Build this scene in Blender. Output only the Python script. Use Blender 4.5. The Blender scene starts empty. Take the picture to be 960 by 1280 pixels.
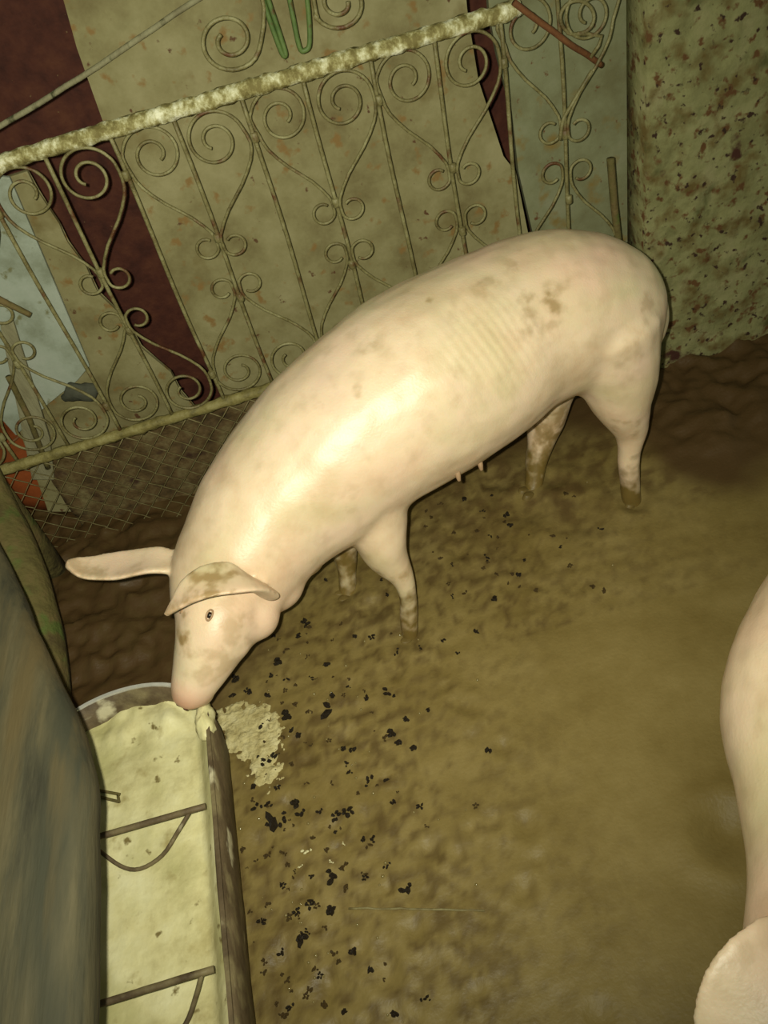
import bpy, bmesh, math, random
import numpy as np
from mathutils import Vector, Matrix, noise
from mathutils.bvhtree import BVHTree
random.seed(7)
C = bpy.context.scene.collection
PI = math.pi

# ------------------------------------------------------------------ camera, light, exposure
F, PITCH, CR, SR, H = 1050.0, math.radians(44), .9582, .2862, 1.7
R_ = Vector((1, 0, 0)); U_ = Vector((0, math.sin(PITCH), math.cos(PITCH))); D_ = Vector((0, math.cos(PITCH), -math.sin(PITCH)))
CX = CR*R_ - SR*U_; CY = SR*R_ + CR*U_
cam = bpy.data.cameras.new('camera'); cam.sensor_fit = 'VERTICAL'; cam.sensor_height = 24; cam.lens = F/1280*24
cam.clip_start = .02
co = bpy.data.objects.new('camera', cam); C.objects.link(co)
m = Matrix((CX, CY, -D_)).transposed().to_4x4(); m.translation = Vector((0, 0, H)); co.matrix_world = m
bpy.context.scene.camera = co
w = bpy.data.worlds.new('night'); bpy.context.scene.world = w; w.use_nodes = True
bg = w.node_tree.nodes['Background']; bg.inputs[0].default_value = (.66, .74, .52, 1); bg.inputs[1].default_value = .22
fl = bpy.data.lights.new('phone_flash', 'SPOT'); fl.energy = 160; fl.color = (1, .985, .80); fl.shadow_soft_size = .010
fl.spot_size = math.radians(112); fl.spot_blend = 1.0
fo = bpy.data.objects.new('phone_flash', fl); C.objects.link(fo)
fd = (D_ - .13*CX + .10*CY).normalized()
fo.matrix_world = Matrix.Translation(Vector((0, 0, H)) - .045*CX + .02*CY + .01*D_) @ fd.to_track_quat('-Z', 'Y').to_matrix().to_4x4()
vs = bpy.context.scene.view_settings
vs.view_transform = 'Standard'; vs.look = 'None'; vs.gamma = 1; vs.use_curve_mapping = False; vs.exposure = 0.0

def ray(x, y):
    return D_*F + (x-480)*CX + (640-y)*CY
def atY(x, y, Y):
    d = ray(x, y); return Vector((0, 0, H)) + d*(Y/d.y)
def atZ(x, y, Z=0):
    d = ray(x, y); return Vector((0, 0, H)) + d*((Z-H)/d.z)
def mpp(x, y, Y): return Y/ray(x, y).y          # metres per pixel at that depth

# ------------------------------------------------------------------ helpers
def srgb(r, g, b):
    return tuple(((c/255)/12.92 if c/255 <= .04045 else ((c/255+.055)/1.055)**2.4) for c in (r, g, b)) + (1,)
def link(name, me, mat=None, parent=None, smooth=True):
    o = bpy.data.objects.new(name, me); C.objects.link(o)
    if mat and not me.materials: me.materials.append(mat)
    if smooth: me.polygons.foreach_set('use_smooth', [True]*len(me.polygons))
    if parent: o.parent = parent
    return o
def obj(name, bm, mat, parent=None, smooth=True):
    bmesh.ops.recalc_face_normals(bm, faces=bm.faces)
    me = bpy.data.meshes.new(name); bm.to_mesh(me); bm.free()
    return link(name, me, mat, parent, smooth)
def tag(o, label=None, cat=None, group=None, kind=None):
    if label: o['label'] = label
    if cat: o['category'] = cat
    if group: o['group'] = group
    if kind: o['kind'] = kind
    return o
def empty(name, loc=(0, 0, 0)):
    o = bpy.data.objects.new(name, None); C.objects.link(o); o.location = loc; o.empty_display_size = .05
    return o
def settle():
    bpy.context.view_layer.update()
def catmull(pts, sub):
    """pts: list of tuples of floats"""
    A = [np.array(p, float) for p in pts]; A = [2*A[0]-A[1]] + A + [2*A[-1]-A[-2]]; out = []
    for i in range(1, len(A)-2):
        for k in range(sub):
            t = k/sub
            out.append(.5*((2*A[i]) + (-A[i-1]+A[i+1])*t + (2*A[i-1]-5*A[i]+4*A[i+1]-A[i+2])*t*t + (-A[i-1]+3*A[i]-3*A[i+1]+A[i+2])*t**3))
    out.append(A[-2]); return out
def ringloft(bm, st, ref, n=20, cap=(1, 1)):
    """st: list of (x,y,z, r_lateral, r_up); ref: up reference vector; closed with domed caps"""
    ref = Vector(ref)
    P = [Vector(s[:3]) for s in st]; N = len(P); rings = []
    T = [(P[min(i+1, N-1)]-P[max(i-1, 0)]).normalized() for i in range(N)]
    def ring(c, t, a, b):
        lat = t.cross(ref).normalized(); up = lat.cross(t).normalized()
        return [bm.verts.new(c + lat*a*math.cos(2*PI*k/n) + up*b*math.sin(2*PI*k/n)) for k in range(n)]
    if cap[0] > 0:
        for q in (80, 55, 28):
            a = math.radians(q); r = min(st[0][3], st[0][4])
            rings.append(ring(P[0]-T[0]*math.sin(a)*r*cap[0], T[0], st[0][3]*math.cos(a), st[0][4]*math.cos(a)))
    for i in range(N): rings.append(ring(P[i], T[i], st[i][3], st[i][4]))
    if cap[1] > 0:
        for q in (28, 55, 80):
            a = math.radians(q); r = min(st[-1][3], st[-1][4])
            rings.append(ring(P[-1]+T[-1]*math.sin(a)*r*cap[1], T[-1], st[-1][3]*math.cos(a), st[-1][4]*math.cos(a)))
    for A, B in zip(rings, rings[1:]):
        for k in range(n): bm.faces.new((A[k], A[(k+1) % n], B[(k+1) % n], B[k]))
    bm.faces.new(rings[0][::-1]); bm.faces.new(rings[-1])
def tube(bm, pts, r, n=7, taper=None):
    """round rod along a polyline"""
    P = [Vector(p) for p in pts]; N = len(P); t0 = (P[1]-P[0]).normalized()
    u = t0.orthogonal().normalized(); rings = []
    for i in range(N):
        t = (P[min(i+1, N-1)]-P[max(i-1, 0)]).normalized()
        u = (u - t*u.dot(t)).normalized(); v = t.cross(u)
        rr = r if taper is None else r*(taper[0]+(taper[1]-taper[0])*i/(N-1))
        rings.append([bm.verts.new(P[i]+rr*(u*math.cos(2*PI*k/n)+v*math.sin(2*PI*k/n))) for k in range(n)])
    for A, B in zip(rings, rings[1:]):
        for k in range(n): bm.faces.new((A[k], A[(k+1) % n], B[(k+1) % n], B[k]))
    bm.faces.new(rings[0][::-1]); bm.faces.new(rings[-1])
def ellipsoid(bm, c, rad, seg=14, rot=None):
    M = Matrix.Translation(Vector(c)) @ (rot.to_4x4() if rot else Matrix()) @ Matrix.Diagonal((*rad, 1))
    bmesh.ops.create_uvsphere(bm, u_segments=seg, v_segments=max(6, seg//2+2), radius=1, matrix=M)
def prism(bm, outline, depth_vec, bevel=0):
    """thick flat board: outline polygon (3D points) extruded by depth_vec"""
    a = [bm.verts.new(Vector(p)) for p in outline]; b = [bm.verts.new(Vector(p)+Vector(depth_vec)) for p in outline]
    n = len(a); bm.faces.new(a); bm.faces.new(b[::-1])
    for k in range(n): bm.faces.new((a[k], b[k], b[(k+1) % n], a[(k+1) % n]))
    if bevel: bmesh.ops.bevel(bm, geom=list(bm.edges), offset=bevel, segments=2, affect='EDGES', profile=.6)
def fbm(v, s, o=3):
    return noise.fractal(Vector(v)*s, .9, 2.1, o)

# ------------------------------------------------------------------ materials
def mat(name, cols, scale=6, rough=.7, bump=.3, bscale=60, bdist=.004, spec=.3, metal=0, stretch=None, coat=0, det=6, pos=None, extra=None):
    """cols = colours of a noise ramp; extra = list of (scale, lo, hi, colour): patches laid over it"""
    M = bpy.data.materials.new(name); M.use_nodes = True; nt = M.node_tree; N = nt.nodes; L = nt.links
    b = N['Principled BSDF']; tc = N.new('ShaderNodeTexCoord'); mp = N.new('ShaderNodeMapping'); L.new(tc.outputs['Object'], mp.inputs[0])
    if stretch: mp.inputs['Scale'].default_value = stretch
    nz = N.new('ShaderNodeTexNoise'); nz.inputs['Scale'].default_value = scale; nz.inputs['Detail'].default_value = det; nz.inputs['Roughness'].default_value = .65
    L.new(mp.outputs[0], nz.inputs['Vector'])
    rp = N.new('ShaderNodeValToRGB'); L.new(nz.outputs[0], rp.inputs[0]); n = len(cols)
    while len(rp.color_ramp.elements) < n: rp.color_ramp.elements.new(.5)
    for i, c in enumerate(cols):
        e = rp.color_ramp.elements[i]; e.position = pos[i] if pos else .32+.36*i/max(1, n-1); e.color = c
    out = rp.outputs[0]
    for j, (sc, lo, hi, c) in enumerate(extra or []):
        z = N.new('ShaderNodeTexNoise'); z.inputs['Scale'].default_value = sc; z.inputs['Detail'].default_value = 5; z.noise_dimensions = '4D'; z.inputs['W'].default_value = 3.1*j+1
        L.new(mp.outputs[0], z.inputs['Vector'])
        mr = N.new('ShaderNodeMapRange'); mr.inputs[1].default_value = lo; mr.inputs[2].default_value = hi; L.new(z.outputs[0], mr.inputs[0])
        mx = N.new('ShaderNodeMix'); mx.data_type = 'RGBA'; L.new(mr.outputs[0], mx.inputs[0]); L.new(out, mx.inputs[6]); mx.inputs[7].default_value = c
        out = mx.outputs[2]
    L.new(out, b.inputs['Base Color'])
    b.inputs['Roughness'].default_value = rough; b.inputs['Specular IOR Level'].default_value = spec; b.inputs['Metallic'].default_value = metal
    b.inputs['Coat Weight'].default_value = coat; b.inputs['Coat Roughness'].default_value = .15
    if bump:
        n2 = N.new('ShaderNodeTexNoise'); n2.inputs['Scale'].default_value = bscale; n2.inputs['Detail'].default_value = 4; L.new(mp.outputs[0], n2.inputs['Vector'])
        bp = N.new('ShaderNodeBump'); bp.inputs['Strength'].default_value = bump; bp.inputs['Distance'].default_value = bdist
        L.new(n2.outputs[0], bp.inputs['Height']); L.new(bp.outputs[0], b.inputs['Normal'])
    M['out'] = out.node.name
    return M
def over_attr(M, attr, colour, power=1.0, rough=None):
    """lay a second colour over the material where the mesh attribute says"""
    nt = M.node_tree; N = nt.nodes; L = nt.links; b = N['Principled BSDF']
    src = b.inputs['Base Color'].links[0].from_socket
    at = N.new('ShaderNodeAttribute'); at.attribute_name = attr
    mx = N.new('ShaderNodeMix'); mx.data_type = 'RGBA'; L.new(at.outputs['Fac'], mx.inputs[0]); L.new(src, mx.inputs[6]); mx.inputs[7].default_value = colour
    L.new(mx.outputs[2], b.inputs['Base Color'])
    if rough is not None:
        mr = N.new('ShaderNodeMapRange'); mr.inputs[3].default_value = b.inputs['Roughness'].default_value; mr.inputs[4].default_value = rough
        L.new(at.outputs['Fac'], mr.inputs[0]); L.new(mr.outputs[0], b.inputs['Roughness'])

M_mud = mat('wet_mud', [srgb(116, 99, 53), srgb(127, 110, 63), srgb(137, 120, 73)], scale=5, rough=.5, bump=.4, bscale=120, bdist=.003, spec=.25, coat=0)
over_attr(M_mud, 'dark_ground', srgb(80, 60, 34), rough=.6)
over_attr(M_mud, 'churn', srgb(84, 67, 38), rough=.42)
M_skin = mat('pig_skin', [srgb(216, 186, 152), srgb(226, 202, 170), srgb(230, 202, 176)], scale=6, rough=.42, bump=.25, bscale=190, bdist=.002, spec=.5, extra=[(4, .48, .70, srgb(206, 194, 150)), (4.5, .52, .72, srgb(228, 194, 166))])
M_skin.node_tree.nodes['Principled BSDF'].inputs['Subsurface Weight'].default_value = .12
M_skin.node_tree.nodes['Principled BSDF'].inputs['Subsurface Radius'].default_value = (.02, .008, .004)
over_attr(M_skin, 'dirt', srgb(150, 122, 74))
over_attr(M_skin, 'mud', srgb(118, 98, 50), rough=.4)
over_attr(M_skin, 'pink', srgb(206, 150, 122))
M_hoof = mat('hoof', [srgb(96, 80, 42), srgb(118, 100, 54)], scale=20, rough=.5)
M_eye = mat('eye', [srgb(22, 14, 10), srgb(30, 18, 12)], rough=.05, bump=0, spec=.8, coat=1)
M_lid = mat('eyelid', [srgb(150, 122, 92), srgb(168, 138, 106)], scale=30, rough=.5)
M_dark = mat('nostril', [srgb(70, 40, 30), srgb(80, 48, 36)], rough=.6, bump=0)
M_iron = mat('painted_iron', [srgb(90, 80, 46), srgb(120, 113, 72), srgb(144, 139, 98)], scale=25, rough=.5, bump=.6, bscale=160, spec=.4, extra=[(18, .56, .66, srgb(92, 60, 34))])
M_iron2 = mat('green_iron', [srgb(70, 92, 46), srgb(96, 116, 62)], scale=30, rough=.55, extra=[(30, .58, .66, srgb(84, 60, 34))])
M_rail = mat('crusted_rail', [srgb(118, 108, 62), srgb(150, 142, 92), srgb(192, 188, 146), srgb(230, 228, 198)], scale=34, rough=.75, bump=.8, bscale=90, bdist=.006, pos=[.40, .48, .56, .66], stretch=(1.1, .9, .8), extra=[(12, .62, .7, srgb(110, 92, 52))])
M_rail2 = mat('muddy_rail', [srgb(96, 88, 48), srgb(130, 120, 70), srgb(150, 142, 92)], scale=22, rough=.6, bump=.7, bscale=90, bdist=.005)
M_wire = mat('rusty_wire', [srgb(138, 130, 90), srgb(104, 90, 54)], scale=40, rough=.6)
M_rust = mat('rusty_bar', [srgb(96, 58, 34), srgb(120, 80, 46)], scale=40, rough=.8, bump=.6)
M_board = mat('stained_board', [srgb(108, 98, 62), srgb(130, 123, 84), srgb(145, 138, 100)], scale=7, rough=.75, bump=.35, bscale=50, extra=[(22, .59, .67, srgb(126, 100, 56)), (9, .60, .72, srgb(110, 98, 58)), (38, .66, .71, srgb(86, 58, 34))])
M_board2 = mat('grey_green_board', [srgb(108, 106, 74), srgb(124, 126, 94), srgb(136, 136, 108)], scale=6, rough=.75, bump=.35, bscale=50, extra=[(14, .58, .68, srgb(124, 106, 58)), (40, .64, .70, srgb(98, 66, 38))])
M_blue = mat('blue_grey_sheet', [srgb(126, 132, 112), srgb(152, 160, 144), srgb(162, 168, 154)], scale=8, rough=.6, bump=.2, extra=[(24, .62, .68, srgb(112, 112, 80))])
M_maroon = mat('maroon_boards', [srgb(58, 28, 20), srgb(78, 40, 28), srgb(92, 52, 34)], scale=14, rough=.8, bump=.6, bscale=60, extra=[(60, .68, .72, srgb(120, 96, 62))])
M_rough = mat('mouldy_render', [srgb(112, 108, 68), srgb(134, 132, 88), srgb(146, 140, 100)], scale=9, rough=.85, bump=.7, bscale=45, bdist=.006,
              extra=[(15, .50, .66, srgb(100, 84, 44)), (32, .56, .64, srgb(96, 66, 36)), (11, .58, .72, srgb(78, 80, 42)), (46, .60, .66, srgb(56, 38, 26)), (9, .64, .69, srgb(70, 40, 30))])
M_base = mat('splashed_base', [srgb(56, 44, 26), srgb(92, 74, 44), srgb(116, 106, 70)], scale=13, rough=.8, bump=.8, bscale=50, bdist=.008, extra=[(16, .6, .7, srgb(60, 40, 26))])
M_wood = mat('weathered_wood', [srgb(52, 50, 38), srgb(70, 67, 50), srgb(84, 78, 56), srgb(96, 88, 64)], scale=5, rough=.75, bump=.5, bscale=22, bdist=.004, stretch=(5, .7, 5), extra=[(1.6, .52, .66, srgb(60, 60, 46)), (2.4, .58, .7, srgb(92, 80, 52))])
M_moss = mat('mossy_timber', [srgb(70, 58, 34), srgb(96, 88, 48), srgb(110, 92, 58)], scale=9, rough=.85, bump=.9, bscale=40, bdist=.008, extra=[(14, .6, .7, srgb(84, 96, 44))])
M_feed = mat('pig_feed', [srgb(182, 172, 122), srgb(212, 204, 154), srgb(224, 218, 174)], scale=9, rough=.45, bump=.5, bscale=60, bdist=.004, spec=.3, extra=[(6, .50, .66, srgb(184, 178, 124)), (3, .55, .7, srgb(190, 174, 110)), (20, .60, .74, srgb(160, 146, 96)), (30, .64, .70, srgb(122, 108, 66))])
M_crumb = mat('spilled_meal', [srgb(160, 146, 96), srgb(188, 176, 126), srgb(206, 196, 150)], scale=26, rough=.7, bump=.8, bscale=160, bdist=.005, extra=[(30, .62, .68, srgb(110, 92, 48))])
M_trough = mat('trough_side', [srgb(70, 56, 38), srgb(92, 78, 56), srgb(112, 96, 70)], scale=11, rough=.6, bump=.6, bscale=60, extra=[(9, .60, .66, srgb(186, 178, 146)), (14, .50, .66, srgb(128, 116, 82))])
M_rim = mat('bare_metal_rim', [srgb(206, 206, 196), srgb(228, 226, 216)], scale=30, rough=.35, bump=.1, metal=.35, spec=.8)
M_clod = mat('black_clod', [srgb(26, 20, 12), srgb(46, 36, 20)], scale=80, rough=.45, bump=.6, bscale=200)
M_clod2 = mat('brown_clod', [srgb(60, 46, 22), srgb(84, 66, 32)], scale=80, rough=.45, bump=.6, bscale=200)
M_pale = mat('pale_lump', [srgb(206, 198, 150), srgb(228, 222, 180)], scale=60, rough=.5, bump=.4)
M_orange = mat('orange_plastic', [srgb(128, 66, 34), srgb(156, 82, 42)], scale=10, rough=.5, bump=.2, extra=[(12, .58, .7, srgb(130, 76, 40))])
M_grey = mat('grey_plank', [srgb(118, 112, 84), srgb(142, 138, 106)], scale=12, rough=.8, bump=.6, stretch=(3, 3, .6), extra=[(16, .6, .7, srgb(70, 70, 44))])

# ------------------------------------------------------------------ ground
def sm(a, b, x): t = np.clip((x-a)/(b-a), 0, 1); return t*t*(3-2*t)
PITS = []
def ground_h(x, y):
    churn = max(0., min(1., 1.25-1.9*max(0, x+.30)-.5*max(0, .2-y))) if y < 1.2 else max(0., min(1., (1.05-x)*1.1))
    hgt = .005*fbm((x, y, 0), 2.5, 2)
    hgt += churn*(.0035*fbm((x, y, 3), 22, 3)+.003*fbm((x, y, 7), 60, 2))
    bank = float(sm(.0, .35, (x-.62)) * sm(1.50, 1.72, y)); bank2 = float(sm(.0, .3, -x-.45)*sm(1.15, 1.5, y))
    hgt += .03*bank*(1+.8*fbm((x, y, 5), 12, 3)) + .03*bank2*(1+.8*fbm((x, y, 5), 12, 3))
    for (px, py, s, d) in PITS:
        q = ((x-px)**2+(y-py)**2)/(s*s)
        if q < 9: hgt += -d*math.exp(-q) + .35*d*math.exp(-(math.sqrt(q)-1.7)**2*3)
    # low ridges of pushed mud running off to the right
    hgt += -.0016*math.sin((y*1.0+x*.22+.03*fbm((x, y, 1), 4, 2))*95)*max(0, 1-abs(y-1.35)/.35)*max(0, 1-abs(x-.35)/.55)
    return hgt, churn
def build_floor():
    x0, x1, y0, y1, st = -1.8, 1.8, -.75, 2.55, .0105
    nx, ny = int((x1-x0)/st)+1, int((y1-y0)/st)+1
    V = []; dark_ground = []; chs = []
    for j in range(ny):
        for i in range(nx):
            x = x0+(x1-x0)*i/(nx-1); y = y0+(y1-y0)*j/(ny-1)
            h, c = ground_h(x, y); V.append((x, y, h))
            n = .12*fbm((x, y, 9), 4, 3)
            s1 = float(sm(.0, .22, x-.60+.9*(y-1.72)+n) * sm(1.44, 1.60, y+n*.6+.1*(x-.6)))  # dark soil towards the right rear
            s2 = float(sm(.0, .16, -x-.42+.5*(y-1.3)+n*.7) * sm(1.02, 1.2, y+n*.4))  # darker brown tone over the far left of the floor
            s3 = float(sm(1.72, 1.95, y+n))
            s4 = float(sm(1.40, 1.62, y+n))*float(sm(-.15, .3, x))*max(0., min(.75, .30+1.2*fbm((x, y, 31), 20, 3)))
            dark_ground.append(min(1, max(s1, s2, s3*.85, s4))); chs.append(c*max(0., min(.8, .22+1.1*fbm((x, y, 21), 38, 3)+.5*fbm((x, y, 23), 6, 2))))
    Fc = [(j*nx+i, j*nx+i+1, (j+1)*nx+i+1, (j+1)*nx+i) for j in range(ny-1) for i in range(nx-1)]
    me = bpy.data.meshes.new('floor'); me.from_pydata(V, [], Fc)
    for nm, a in (('dark_ground', dark_ground), ('churn', chs)):
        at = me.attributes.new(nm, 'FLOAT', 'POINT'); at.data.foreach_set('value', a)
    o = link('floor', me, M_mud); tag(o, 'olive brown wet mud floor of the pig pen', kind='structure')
    return o
# hoof prints around the feet
for q in [(512, 795, .035, .012), (435, 740, .03, .01), (792, 628, .03, .012), (660, 640, .05, .015), (690, 600, .03, .01), (910, 1040, .05, .02), (545, 640, .03, .008), (575, 690, .025, .008), (470, 760, .03, .01), (620, 600, .04, .01), (720, 650, .06, .012), (330, 1060, .03, .01), (360, 1200, .03, .01), (410, 1240, .03, .01)]:
    p = atZ(q[0], q[1]); PITS.append((p.x, p.y, q[2], q[3]))
for k in range(60):
    PITS.append((random.uniform(-.42, .12), random.uniform(.35, 1.25), random.uniform(.010, .024), random.uniform(.004, .009)))
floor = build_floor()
def gz(x, y): return ground_h(x, y)[0]

# ------------------------------------------------------------------ back wall and its sheets
YW = 2.50
bm = bmesh.new(); prism(bm, [(-3.4, YW, -.1), (2.4, YW, -.1), (2.4, YW, 2.6), (-3.4, YW, 2.6)], (0, .12, 0))
tag(obj('wall_back', bm, M_maroon, smooth=False), 'dark maroon wall showing between the boards behind the grille', kind='structure')
bm = bmesh.new(); n = 60
def wallgrid(bm, x0, x1, z0, z1, y, amp, nx, nz, thick):
    g = [[bm.verts.new((x0+(x1-x0)*i/nx, y-amp*fbm((x0+(x1-x0)*i/nx, z0+(z1-z0)*k/nz, 2), 14, 4), z0+(z1-z0)*k/nz)) for i in range(nx+1)] for k in range(nz+1)]
    for k in range(nz):
        for i in range(nx): bm.faces.new((g[k][i], g[k][i+1], g[k+1][i+1], g[k+1][i]))
    r = bmesh.ops.extrude_face_region(bm, geom=list(bm.faces)); vs_ = [v for v in r['geom'] if isinstance(v, bmesh.types.BMVert)]
    for v in vs_: v.co.y = y+thick
wallgrid(bm, .895, 1.7, -.1, 2.3, 2.0, .007, 90, 200, .16)
tag(obj('wall_right', bm, M_rough), 'rough mouldy rendered wall with rust and black spots at the right', kind='structure')

def sheet(name, px, Y, thick, mt, label, cat='board'):
    o3 = [atY(x, y, Y) for x, y in px]
    bm = bmesh.new(); prism(bm, o3, (0, thick, 0), .003)
    return tag(obj(name, bm, mt, smooth=False), label, cat)
sheet('wall_board', [(62, -60), (96, 60), (128, 150), (163, 225), (205, 330), (290, 520), (345, 660), (680, 560), (662, 300), (645, 214), (628, 196), (598, 100), (585, 20), (578, -60)], 2.10, .02, M_board,
      'large beige stained board behind the middle of the scroll grille')
sheet('wall_board', [(606, -60), (612, 20), (622, 70), (640, 140), (648, 214), (668, 300), (690, 560), (860, 520), (806, 250), (804, -60)], 2.12, .02, M_board2,
      'grey green board between the large beige board and the mouldy wall')
sheet('leaning_board', [(-10, 228), (34, 214), (46, 240), (74, 280), (84, 305), (108, 334), (122, 368), (158, 400), (176, 436), (214, 466), (226, 492), (262, 530), (300, 640), (60, 640), (-60, 300)], 2.125, .018, M_board,
      'narrow beige board leaning between the blue grey sheet and the maroon gap')
sheet('leaning_sheet', [(-70, 215), (12, 222), (60, 335), (112, 458), (96, 476), (60, 505), (20, 545), (-90, 420)], 2.085, .012, M_blue,
      'pale blue grey sheet with a torn lower edge leaning behind the left of the grille', 'sheet')
sheet('grey_plank', [(0, 408), (16, 400), (62, 548), (68, 600), (40, 600)], 2.055, .014, M_grey, 'narrow rotten grey plank standing behind the leftmost scrolls', 'plank')
# low kerb behind the chain link
bm = bmesh.new(); wallgrid(bm, -.93, .895, -.1, .30, 2.075, .012, 110, 26, .02)
tag(obj('trim_1', bm, M_base), 'low mud-splashed kerb behind the chain link mesh', kind='structure')
# dark rag caught at the foot of the blue sheet
bm = bmesh.new(); c = atY(100, 490, 2.065); ellipsoid(bm, c, (.055, .018, .03), 16)
for v in bm.verts: v.co += Vector((0, 0, 1))*.018*fbm(v.co, 20, 3); v.co.y += .008*fbm(v.co, 30, 2)
tag(obj('dark_rag', bm, mat('rag', [srgb(60, 62, 50), srgb(84, 84, 70)], scale=20, rough=.9)), 'crumpled dark grey rag at the torn foot of the blue grey sheet', 'rag')
# orange tub behind the grille at far left
t = empty('orange_tub', atY(10, 640, 2.22)*1)
t.location = (-1.05, 2.30, 0); tag(t, 'orange plastic tub standing behind the lower left corner of the grille', 'tub')
bm = bmesh.new(); prof = [(.0, .02), (.10, .02), (.125, .10), (.14, .26), (.15, .40), (.162, .405), (.162, .42), (.14, .42), (.13, .26), (.10, .05), (0, .05)]
def lathe(bm, prof, n=28, M=Matrix()):
    R = [[bm.verts.new(M @ Vector((r*math.cos(2*PI*k/n), r*math.sin(2*PI*k/n), z))) for k in range(n)] if r > 1e-6 else [bm.verts.new(M @ Vector((0, 0, z)))] for r, z in prof]
    for A, B in zip(R, R[1:]):
        for k in range(n):
            f = [A[k % len(A)], A[(k+1) % len(A)], B[(k+1) % len(B)], B[k % len(B)]]; f = list(dict.fromkeys(f))
            if len(f) > 2: bm.faces.new(f)
lathe(bm, prof)

obj('tub_body', bm, M_orange, t)
bm = bmesh.new(); tube(bm, [(.155*math.cos(a), -.155*math.sin(a)*1.0-.012, .40-.06*math.sin(a)) for a in [PI*k/14 for k in range(15)]], .004)
obj('handle', bm, M_rust, t)

# ------------------------------------------------------------------ scroll grille
YG = 2.0; g = empty('scroll_grille', (0, YG, 0))
tag(g, 'wrought iron scroll grille with rusty bars, crusted top rail and chain link below', 'grille')
def gp(x, z, y=0): return Vector((x, y, z))
def rail(name, x0, x1, z, w, mt, amp, ext=None, yy=0, dz=0):
    bm = bmesh.new(); N = int((x1-x0)/.012); rings = []
    for i in range(N+1):
        x = x0+(x1-x0)*i/N; zc = z+dz*i/N; rg = []
        for k in range(10):
            a = 2*PI*(k+.5)/10; r = w*(1+.0*a); p = Vector((x, yy+r*math.cos(a), zc+r*math.sin(a)))
            s = 1+amp*fbm((x*40, math.cos(a)*1.2, math.sin(a)*1.2), 1, 3)
            rg.append(bm.verts.new((x, yy+r*math.cos(a)*s, zc+r*math.sin(a)*s)))
        rings.append(rg)
    for A, B in zip(rings, rings[1:]):
        for k in range(10): bm.faces.new((A[k], A[(k+1) % 10], B[(k+1) % 10], B[k]))
    bm.faces.new(rings[0][::-1]); bm.faces.new(rings[-1]); return obj(name, bm, mt, g)
r1 = rail('top_rail', -1.25, .60, 1.122, .0185, M_rail, .30); r1['label'] = 'top rail crusted with whitish flakes'
rail('bottom_rail', -1.25, .895, .352, .016, M_rail2, .3, dz=.02)
bars = [-1.095, -.945, -.795, -.645, -.495, -.343, -.197, -.038, .103, .256, .400, .552, .686]
for i, x in enumerate(bars):
    top = 1.118 if x < .6 else 1.40
    bm = bmesh.new(); pts = [gp(x+.003*math.sin(z*9+i), z, -.002*math.cos(z*7+i)) for z in np.linspace(.356, top, 14)]
    tube(bm, pts, .0050, 8); obj('bar', bm, M_iron, g)
def spiral(cx, cz, r0, a0, turns, sgn, n=30, shrink=.30):
    return [(cx+r0*(1-(1-shrink)*k/n)*math.cos(a0+sgn*turns*2*PI*k/n), cz+r0*(1-(1-shrink)*k/n)*math.sin(a0+sgn*turns*2*PI*k/n)) for k in range(n+1)]
def scroll(cx, hw, s, up, zt=1.118, zb=.812, name='scroll'):
    """one S rod: big spiral under the rail, over past the side bar, down to the centre bar, small curl outwards.
       s = side (+1 right), up = +1 upper heart, -1 lower inverted heart"""
    zc = zt-.074*up; R = .069
    sp = spiral(0, 0, R, math.radians(10), 1.62, 1, 40, .26)      # starts at the outer side, goes up and over, inwards
    pts = [(cx+s*(.0715+p[0]), zc+up*p[1]) for p in sp][::-1]
    side = [(hw*.93, zt-.098*up), (hw*.86, zt-.135*up), (hw*.62, zt-.185*up), (hw*.30, zt-.235*up), (.012, zt-.285*up), (.008, zt-.312*up)]
    pts += [(cx+s*a, b) for a, b in side]
    curl = spiral(0, 0, .029, math.radians(205), .80, 1, 16, .72)
    pts += [(cx+s*(.036+p[0]), zt-.318*up+up*p[1]) for p in curl]
    pts = catmull(pts, 2)
    bm = bmesh.new(); dy = -.010*s
    jit = random.uniform(-.003, .003); tw = random.uniform(-.05, .05)
    tube(bm, [gp(p[0]+jit, p[1]+jit+tw*(p[0]-cx)*up*.3, dy) for p in pts], .0038, 7)
    o = obj(name, bm, M_iron, g); return o
for i in (0, 2, 4, 6, 8, 10):
    cx = bars[i]; 
    for s in (-1, 1):
        hw = abs((bars[i+1] if s > 0 else (bars[i-1] if i else -1.245))-cx)
        scroll(cx, hw, s, 1)
        scroll(cx, hw, s, -1, zt=.368)
cx = bars[12]
for s in (-1, 1):
    scroll(cx, .135, s, -1, zt=.368+.04)
    scroll(cx, .135, s, 1, zt=1.118+.03)
# small forged collars where the rods meet the bars
for i, x in enumerate(bars):
    for z in ((1.022, .46) if i % 2 else (.822, .655)):
        bm = bmesh.new(); bmesh.ops.create_cone(bm, cap_ends=True, segments=10, radius1=.0095, radius2=.0095, depth=.022, matrix=Matrix.Translation((x, -.003, z)))
        bmesh.ops.bevel(bm, geom=list(bm.edges), offset=.002, segments=1, affect='EDGES')
        obj('collar', bm, M_iron, g)
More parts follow.
